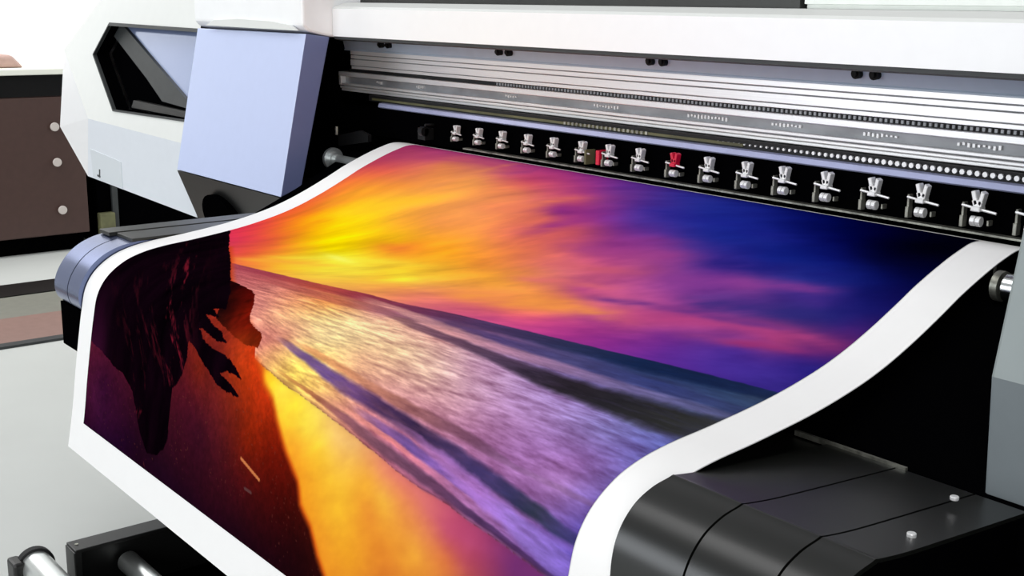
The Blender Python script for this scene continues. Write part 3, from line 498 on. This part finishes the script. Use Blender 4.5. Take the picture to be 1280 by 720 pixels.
CLOUD_STREAKS = [([(-0.428, 0.372), (-0.341, 0.34), (-0.253, 0.315), (-0.147, 0.304), (-0.083, 0.302)], 0.05, 0.45, (190, 70, 130)), ([(-0.526, 0.348), (-0.435, 0.33), (-0.345, 0.318), (-0.247, 0.305), (-0.168, 0.295)], 0.03, 0.45, (110, 50, 130)), ([(-0.365, 0.295), (-0.245, 0.271), (-0.137, 0.245)], 0.07, 0.5, (48, 42, 120)), ([(-0.465, 0.262), (-0.358, 0.229), (-0.252, 0.206), (-0.175, 0.192)], 0.05, 0.45, (138, 60, 145)), ([(-0.725, 0.237), (-0.581, 0.219), (-0.459, 0.19)], 0.06, 0.35, (155, 62, 132)), ([(-0.668, 0.211), (-0.58, 0.179), (-0.506, 0.158)], 0.04, 0.4, (122, 45, 118)), ([(-0.834, 0.219), (-0.763, 0.16), (-0.715, 0.123)], 0.05, 0.4, (150, 50, 130)), ([(-1.019, 0.187), (-0.916, 0.146), (-0.834, 0.093)], 0.04, 0.45, (238, 125, 90)), ([(-1.224, 0.144), (-1.169, 0.064), (-1.12, -0.006)], 0.03, 0.35, (238, 145, 90)), ([(-0.715, 0.36), (-0.624, 0.33), (-0.525, 0.312)], 0.03, 0.4, (228, 112, 112)), ([(-0.762, 0.463), (-0.633, 0.427), (-0.522, 0.386), (-0.455, 0.38)], 0.06, 0.5, (252, 158, 72)), ([(-1.248, 0.538), (-1.162, 0.48), (-1.075, 0.443), (-0.983, 0.413), (-0.924, 0.4)], 0.025, 0.35, (255, 238, 70)), ([(-1.298, 0.596), (-1.208, 0.542), (-1.091, 0.486)], 0.04, 0.5, (255, 175, 60)), ([(-1.092, 0.38), (-1.06, 0.37), (-1.032, 0.345)], 0.04, 0.6, (242, 130, 50)), ([(-1.388, 0.39), (-1.38, 0.371), (-1.371, 0.349)], 0.03, 0.4, (242, 130, 30)), ([(-1.422, 0.054), (-1.22, 0.023), (-1.074, 0.031)], 0.04, 0.3, (188, 72, 115)), ([(-1.091, 0.05), (-1.046, 0.022), (-1.041, -0.033)], 0.03, 0.4, (150, 60, 125)), ([(-0.292, 0.375), (-0.21, 0.348), (-0.136, 0.336)], 0.03, 0.4, (168, 68, 138)), ([(-0.24, 0.364), (-0.169, 0.346), (-0.11, 0.335)], 0.04, 0.45, (160, 50, 112)), ([(-0.666, 0.089), (-0.479, 0.086), (-0.312, 0.087)], 0.09, 0.25, (30, 32, 140)), ([(-0.419, 0.197), (-0.308, 0.173), (-0.176, 0.152)], 0.06, 0.4, (24, 26, 115)), ([(-0.743, 0.299), (-0.605, 0.273), (-0.506, 0.256)], 0.04, 0.35, (205, 92, 105)), ([(-1.355, 0.305), (-1.259, 0.219), (-1.147, 0.171)], 0.04, 0.4, (255, 205, 40)), ([(-1.447, 0.31), (-1.399, 0.232), (-1.328, 0.168)], 0.03, 0.35, (252, 150, 50))]

SHEET = [(.12, .925), (.06, .943), (.03, .949), (0, .950), (-.03, .943), (-.07, .930), (-.13, .906), (-.18, .882), (-.24, .855), (-.30, .832), (-.36, .815), (-.44, .799), (-.54, .786), (-.61, .779), (-.66, .770), (-.70, .755), (-.735, .729), (-.757, .695), (-.768, .65), (-.777, .60), (-.790, .52), (-.800, .45), (-.816, .362)]
D = smoothline(SHEET, 12)
SL = np.concatenate([[0], np.cumsum(np.hypot(*np.diff(D, axis=0).T))]); SL -= SL[36]
def at_s(s): return np.interp(s, SL, D[:, 0]), np.interp(s, SL, D[:, 1])
def sheet_pts(s, off):
    e = 1e-3; y, z = at_s(s); y1, z1 = at_s(s + e); y0, z0 = at_s(s - e)
    ty, tz = y1 - y0, z1 - z0; L = np.hypot(ty, tz) + 1e-12
    return y + off * tz / L, z - off * ty / L          # outward: front / up

def vnoise(u, v, seed=0):
    r = np.random.default_rng(seed); T = r.random((256, 256))
    i = np.floor(u).astype(int); j = np.floor(v).astype(int); a = u - i; b = v - j
    a = a * a * (3 - 2 * a); b = b * b * (3 - 2 * b)
    g_ = lambda p, q: T[p % 256, q % 256]
    return (g_(i, j) * (1 - a) + g_(i + 1, j) * a) * (1 - b) + (g_(i, j + 1) * (1 - a) + g_(i + 1, j + 1) * a) * b
def fbm(u, v, seed=0, oct=4, rr=.55):
    t = 0; w = 0; k = 1.0
    for o_ in range(oct):
        t = t + k * vnoise(u * 2 ** o_ + 17 * o_, v * 2 ** o_ + 31 * o_, seed + o_); w += k; k *= rr
    return t / w - .5
def rbf(tab, x, s, ax=1.0, smooth=0.002):
    P = np.array(tab, float); X = np.stack([P[:, 0] * ax, P[:, 1]], 1); Y = P[:, 2:]
    d = np.sqrt(((X[:, None] - X[None]) ** 2).sum(-1)) ; n = len(X)
    d = np.sqrt(d * d + 1e-4)
    A = np.zeros((n + 3, n + 3)); A[:n, :n] = d - np.eye(n) * smooth; A[:n, n] = 1; A[:n, n + 1:] = X; A[n, :n] = 1; A[n + 1:, :n] = X.T
    W = np.linalg.solve(A, np.vstack([Y, np.zeros((3, 3))]))
    out = np.zeros((x.size, 3)); xf = x.ravel() * ax; sf = s.ravel()
    for k in range(0, x.size, 40000):
        q = np.stack([xf[k:k + 40000], sf[k:k + 40000]], 1)
        dd = np.sqrt(((q[:, None] - X[None]) ** 2).sum(-1) + 1e-4)
        out[k:k + 40000] = dd @ W[:n] + W[n] + q @ W[n + 1:]
    lo = Y.min(0); hi = Y.max(0)
    return np.clip(out, lo, hi).reshape(x.shape + (3,))
def inside(poly, x, s):
    r = np.zeros(x.shape, bool); n = len(poly)
    for i in range(n):
        x1_, s1 = poly[i]; x2_, s2 = poly[(i + 1) % n]
        c = (s1 > s) != (s2 > s)
        with np.errstate(divide='ignore', invalid='ignore'):
            xi = (x2_ - x1_) * (s - s1) / (s2 - s1 + 1e-12) + x1_
        r ^= c & (x < xi)
    return r
def edge_dist(poly, x, s, closed=False):
    d = np.full(x.shape, 9.0); n = len(poly)
    for i in range(n if closed else n - 1):
        p = np.array(poly[i]); q = np.array(poly[(i + 1) % n]); e = q - p; L = e @ e + 1e-12
        t = np.clip(((x - p[0]) * e[0] + (s - p[1]) * e[1]) / L, 0, 1)
        d = np.minimum(d, np.hypot(x - p[0] - t * e[0], s - p[1] - t * e[1]))
    return d
def mix(a, b, t): return a + (b - a) * t[..., None]
def smst(a, b, t): t = np.clip((t - a) / (b - a), 0, 1); return t * t * (3 - 2 * t)
def linef(L):
    L = sorted(L); X = [p[0] for p in L]; Y = [p[1] for p in L]
    return lambda x: np.interp(x, X, Y)

# the artwork itself is laid slightly skewed on the sheet: its own coordinates
ART = [[12.5938, 2.8576], [-3.0142, 8.1001], [-5.1082, -12.5433], [-2.2077, 11.1406], [5.0092, -0.4128], [8.3195, 1.3095], [1.3238, 2.9894], [-4.7314, -3.597], [2.3788, 4.2921], [3.6969, 0.375], [0.0525, 0.0878], [-0.4763, 1.1341], [1.2355, -0.133], [-0.1775, 0.159], [0.1833, -0.0778]]
def art(x, s):
    Bq = np.stack([x ** i * s ** j for i in range(5) for j in range(5 - i)], -1) @ np.array(ART)
    return Bq[..., 0], Bq[..., 1]

def paint(x, s):
    A, Bv = art(x, s)
    hz = linef(HORIZON)(x); shore = linef(SHORE)(x)
    # --- sky with long soft cloud streaks fanning from the sun
    q = (Bv - 3.6) / (A + .5)
    w1 = fbm(A * .9, q * 30, 40, 4); w2 = fbm(A * 1.1, q * 34, 41, 4)
    wx = x + .05 * w1; ws = s + .024 * w2
    sky = rbf(SKY_INK, wx, ws, 0.6)
    st = fbm(A * 1.0 + q * 9, q * 62 + .35 * fbm(A * 1.3, Bv * 1.3, 44, 2), 3, 5, .62)
    far = smst(0, 1, (x + 1.5) / 1.2)
    sky = sky * (1 + (.20 + .18 * far)[..., None] * st[..., None] * np.array([1.0, 1.3, .6])) 
    for L_, h_, al_, c_ in CLOUD_STREAKS:
        pa, pb = art(np.array([p_[0] for p_ in L_]), np.array([p_[1] for p_ in L_]))
        f_ = np.interp(A, pa, pb) + .045 * fbm(A * 2.2, Bv * 1.5, 80, 3)
        en = smst(pa[0] - .35, pa[0] + .35, A) * smst(pa[-1] + .45, pa[-1] - .45, A)
        rag = .45 + 1.5 * np.clip(fbm(A * 1.6, Bv * 26, 82, 4) + .38, 0, 1)
        sky = mix(sky, np.array(c_, float), np.clip(al_ * 1.25 * en * rag * np.exp(-((Bv - f_) / (h_ * 1.25)) ** 2), 0, 1))
    glow = np.exp(-(((x + 1.12) / .05) ** 2 + ((s - .462) / .010) ** 2)); sky = mix(sky, np.array([255, 255, 120.]), glow * .6)
    # --- sea
    dep = np.clip((s - hz) / np.maximum(shore - hz, .02), 0, 1)
    jx = x + .012 * fbm(x * 30, s * 60, 60, 3); js = s + .008 * fbm(x * 12, s * 40, 61, 4)
    sea = rbf(SEA_INK, jx, js, 0.7)
    rip = fbm(x * 16 - dep * 5, dep * 46 + x * 3, 7, 5, .62)
    rip2 = fbm(x * 34, dep * 75 + x * 7, 9, 4, .6)
    bright = smst(.02, .4, dep)
    sea = sea * (1 + ((.62 * rip + .55 * rip2) * (.35 + .75 * bright))[..., None] * np.array([.75, 1.0, .85]))
    for nm, B in WAVE_BANDS.items():
        B = sorted(B); X = [b[0] for b in B]
        f = lambda k: np.interp(x, X, [b[k] for b in B])
        rag = .4 if nm in ('foam', 'foam_line', 'wet_strip', 'ridge_brown') else .25
        sc = f(1) + f(2) * rag * 2.2 * fbm(x * 38, s * 26, 11 + len(nm), 4)
        h = np.maximum(f(2), .0008); t = np.clip(1.35 - ((s - sc) / (h * 1.35)) ** 2, 0, 1)
        al = f(3) * smst(X[0] - .03, X[0] + .05, x)
        al = al * t * (1 + .6 * rip)
        col = np.stack([f(4), f(5), f(6)], -1) * (1 + .30 * rip2[..., None] + .2 * rip[..., None])
        sea = mix(sea, col, np.clip(al, 0, 1))
    # --- sand
    sand = rbf(SAND_INK, x + .02 * fbm(x * 6, s * 20, 70, 3), s + .01 * fbm(x * 8, s * 14, 71, 3), 0.8)
    sn = fbm(x * 30 + s * 40, s * 26 - x * 12, 21, 4)
    sand = sand * (1 + .16 * sn[..., None] * np.array([.5, 1.1, .9]))
    # --- compose
    k = smst(-.0016, .0016, s - hz - .0015 * fbm(x * 90, s * 0, 5, 2))
    col = mix(sky, sea, k)
    sh2 = shore + .003 * fbm(x * 30, s * 0 + 3, 15, 3)
    col = mix(col, sand, smst(-.0015, .0015, s - sh2) * (x > -1.35))
    dk = np.exp(-np.abs(s - sh2) / .003) * (x > -.84) * .6; col = mix(col, np.array([90, 40, 45.]), np.where(s < sh2, dk, dk * .2))
    # shaded beach
    wob = x + .010 * fbm(s * 18, x * 10, 31, 4)
    ins = inside(SHADE_P, wob, s); ed = edge_dist(SHADE_P, wob, s)
    sd = rbf(SHADE_INK, x, s, 1.0)
    gr = fbm(x * 110, s * 110, 33, 3, .8)
    sd = sd * (1 + .38 * gr[..., None])
    spk = (vnoise(x * 300, s * 300, 35) > .93) & (vnoise(x * 14, s * 14, 36) > .4)
    sd = mix(sd, np.array([120, 60, 50.]), spk * .45)
    sgn = np.where(ins, ed, -ed)
    t = smst(-.006, .010, sgn)
    warm = mix(col, np.array([205, 66, 15.]), smst(-.014, .002, sgn) * .75 * (x > -1.4))
    col = mix(warm, sd, t)
    # rock
    wr = s + .008 * fbm(x * 40, s * 40, 50, 3)
    inr = inside(ROCK_P, x, wr)
    rk = .72 * rbf(ROCK_INK, x, s, 1.0) * (1 + .6 * fbm(x * 60, s * 60, 51, 4)[..., None])
    col = mix(col, rk, inr * 1.0)
    # black cliff with dull red vertical seams
    wb = x + .012 * fbm(x * 20, s * 30, 52, 4)
    inb = inside(BLACK_P, wb, s + .008 * fbm(x * 45, s * 30, 53, 3))
    seam = fbm(A * 13 + .3 * Bv, Bv * 2.6, 54, 5, .72)
    big = fbm(A * 2.5, Bv * 1.6, 56, 2)
    blob = lambda a, b, ra, rb: np.exp(-(((A - a) / ra) ** 2 + ((Bv - b) / rb) ** 2))
    mid = blob(2.25, 4.15, .16, .5) + .8 * blob(2.4, 3.5, .12, .5) + .9 * blob(1.62, 4.95, .07, .55) + 1.1 * blob(2.10, 5.0, .07, .5) + .35 * blob(1.9, 4.2, .3, .6)
    v = smst(.03, .20, seam + .15 * big) * np.clip(mid + .03, 0, 1)
    bk = np.zeros(x.shape + (3,)) + np.array([10, 2, 8.])
    bk = bk + (fbm(x * 30, s * 12, 57, 4) * 16)[..., None] * np.array([1.2, .2, .8])
    bk = mix(bk, np.array([140, 26, 44.]), v * .85)
    low_ = smst(.72, 1.0, s) * smst(-1.40, -1.50, x); bk = mix(bk, np.array([58, 14, 44.]), low_)
    col = mix(col, bk, inb * 1.0)
    # driftwood and shell
    for seg, w, c in ((STICK, .0035, (205, 120, 70)), (SHELL, .003, (90, 55, 55))):
        col = mix(col, np.array(c, float) * np.ones(3), smst(w, w * .5, edge_dist(seg, x + .003 * gr, s)))
    return np.clip(col, 0, 255)

def sheet_thing():
    T = thing('printed_sheet', 'long white sheet printed with a sunset beach draped over the black front cover', 'print', (-0.8, -0.4, 0.75))
    ss = np.linspace(SL[0] + .002, SL[-1] - 1e-4, 260); n = len(ss)
    y, z = sheet_pts(ss, 0.0); y2, z2 = sheet_pts(ss, -0.0012)
    ring = [(a_, b_) for a_, b_ in zip(y, z)] + [(a_, b_) for a_, b_ in zip(y2[::-1], z2[::-1])]
    v = []; f = []
    xsn = np.linspace(-1.6, 0.0, 9)
    for x in xsn: v += [(x, a_, b_) for a_, b_ in ring]
    m = len(ring)
    for i in range(len(xsn) - 1):
        for j in range(m): f.append((i * m + j, i * m + (j + 1) % m, (i + 1) * m + (j + 1) % m, (i + 1) * m + j))
    for j in range(n - 1):
        f.append((j, j + 1, m - 2 - j, m - 1 - j)); o_ = (len(xsn) - 1) * m; f.append((o_ + j, o_ + m - 1 - j, o_ + m - 2 - j, o_ + j + 1))
    p = finish('paper', v, f, M['paper'], smooth=True); keep(p, T)
    # the ink layer: a fine grid carrying the picture
    nx, ns = 760, 640
    gx = np.linspace(-1.53, -0.07, nx); gs = np.linspace(-0.02, 1.086, ns)
    yy, zz = sheet_pts(gs, 0.0006)
    X, S = np.meshgrid(gx, gs)
    co = np.stack([X, np.repeat(yy[:, None], nx, 1), np.repeat(zz[:, None], nx, 1)], -1).reshape(-1, 3)
    me = bpy.data.meshes.new('picture')
    i, j = np.meshgrid(np.arange(ns - 1), np.arange(nx - 1), indexing='ij'); b0 = (i * nx + j).ravel()
    quads = np.stack([b0, b0 + nx, b0 + nx + 1, b0 + 1], -1)
    me.vertices.add(len(co)); me.vertices.foreach_set('co', co.ravel())
    me.loops.add(quads.size); me.loops.foreach_set('vertex_index', quads.ravel().astype(np.int32))
    me.polygons.add(len(quads)); me.polygons.foreach_set('loop_start', np.arange(0, quads.size, 4, dtype=np.int32))
    me.update(calc_edges=True)
    me.polygons.foreach_set('use_smooth', np.ones(len(quads), bool))
    rgb = lin(paint(X, S)).reshape(-1, 3) * INK_GAIN
    ca = me.color_attributes.new('ink', 'FLOAT_COLOR', 'POINT')
    ca.data.foreach_set('color', np.concatenate([np.clip(rgb, 0, 1), np.ones((len(rgb), 1))], 1).astype(np.float32).ravel())
    mm = bpy.data.materials.new('printed_ink'); mm.use_nodes = True; nt = mm.node_tree; b = nt.nodes['Principled BSDF']
    at = nt.nodes.new('ShaderNodeAttribute'); at.attribute_name = 'ink'; df = nt.nodes.new('ShaderNodeBsdfDiffuse'); nt.links.new(at.outputs['Color'], df.inputs['Color'])
    nt.nodes.remove(b); nt.links.new(df.outputs[0], nt.nodes['Material Output'].inputs['Surface'])
    me.materials.append(mm)
    o = bpy.data.objects.new('picture', me); C.objects.link(o); keep(o, T)
    o['label'] = 'printed sunset seascape with surf, golden sand and a dark cliff'
INK_GAIN = 0.95
sheet_thing()
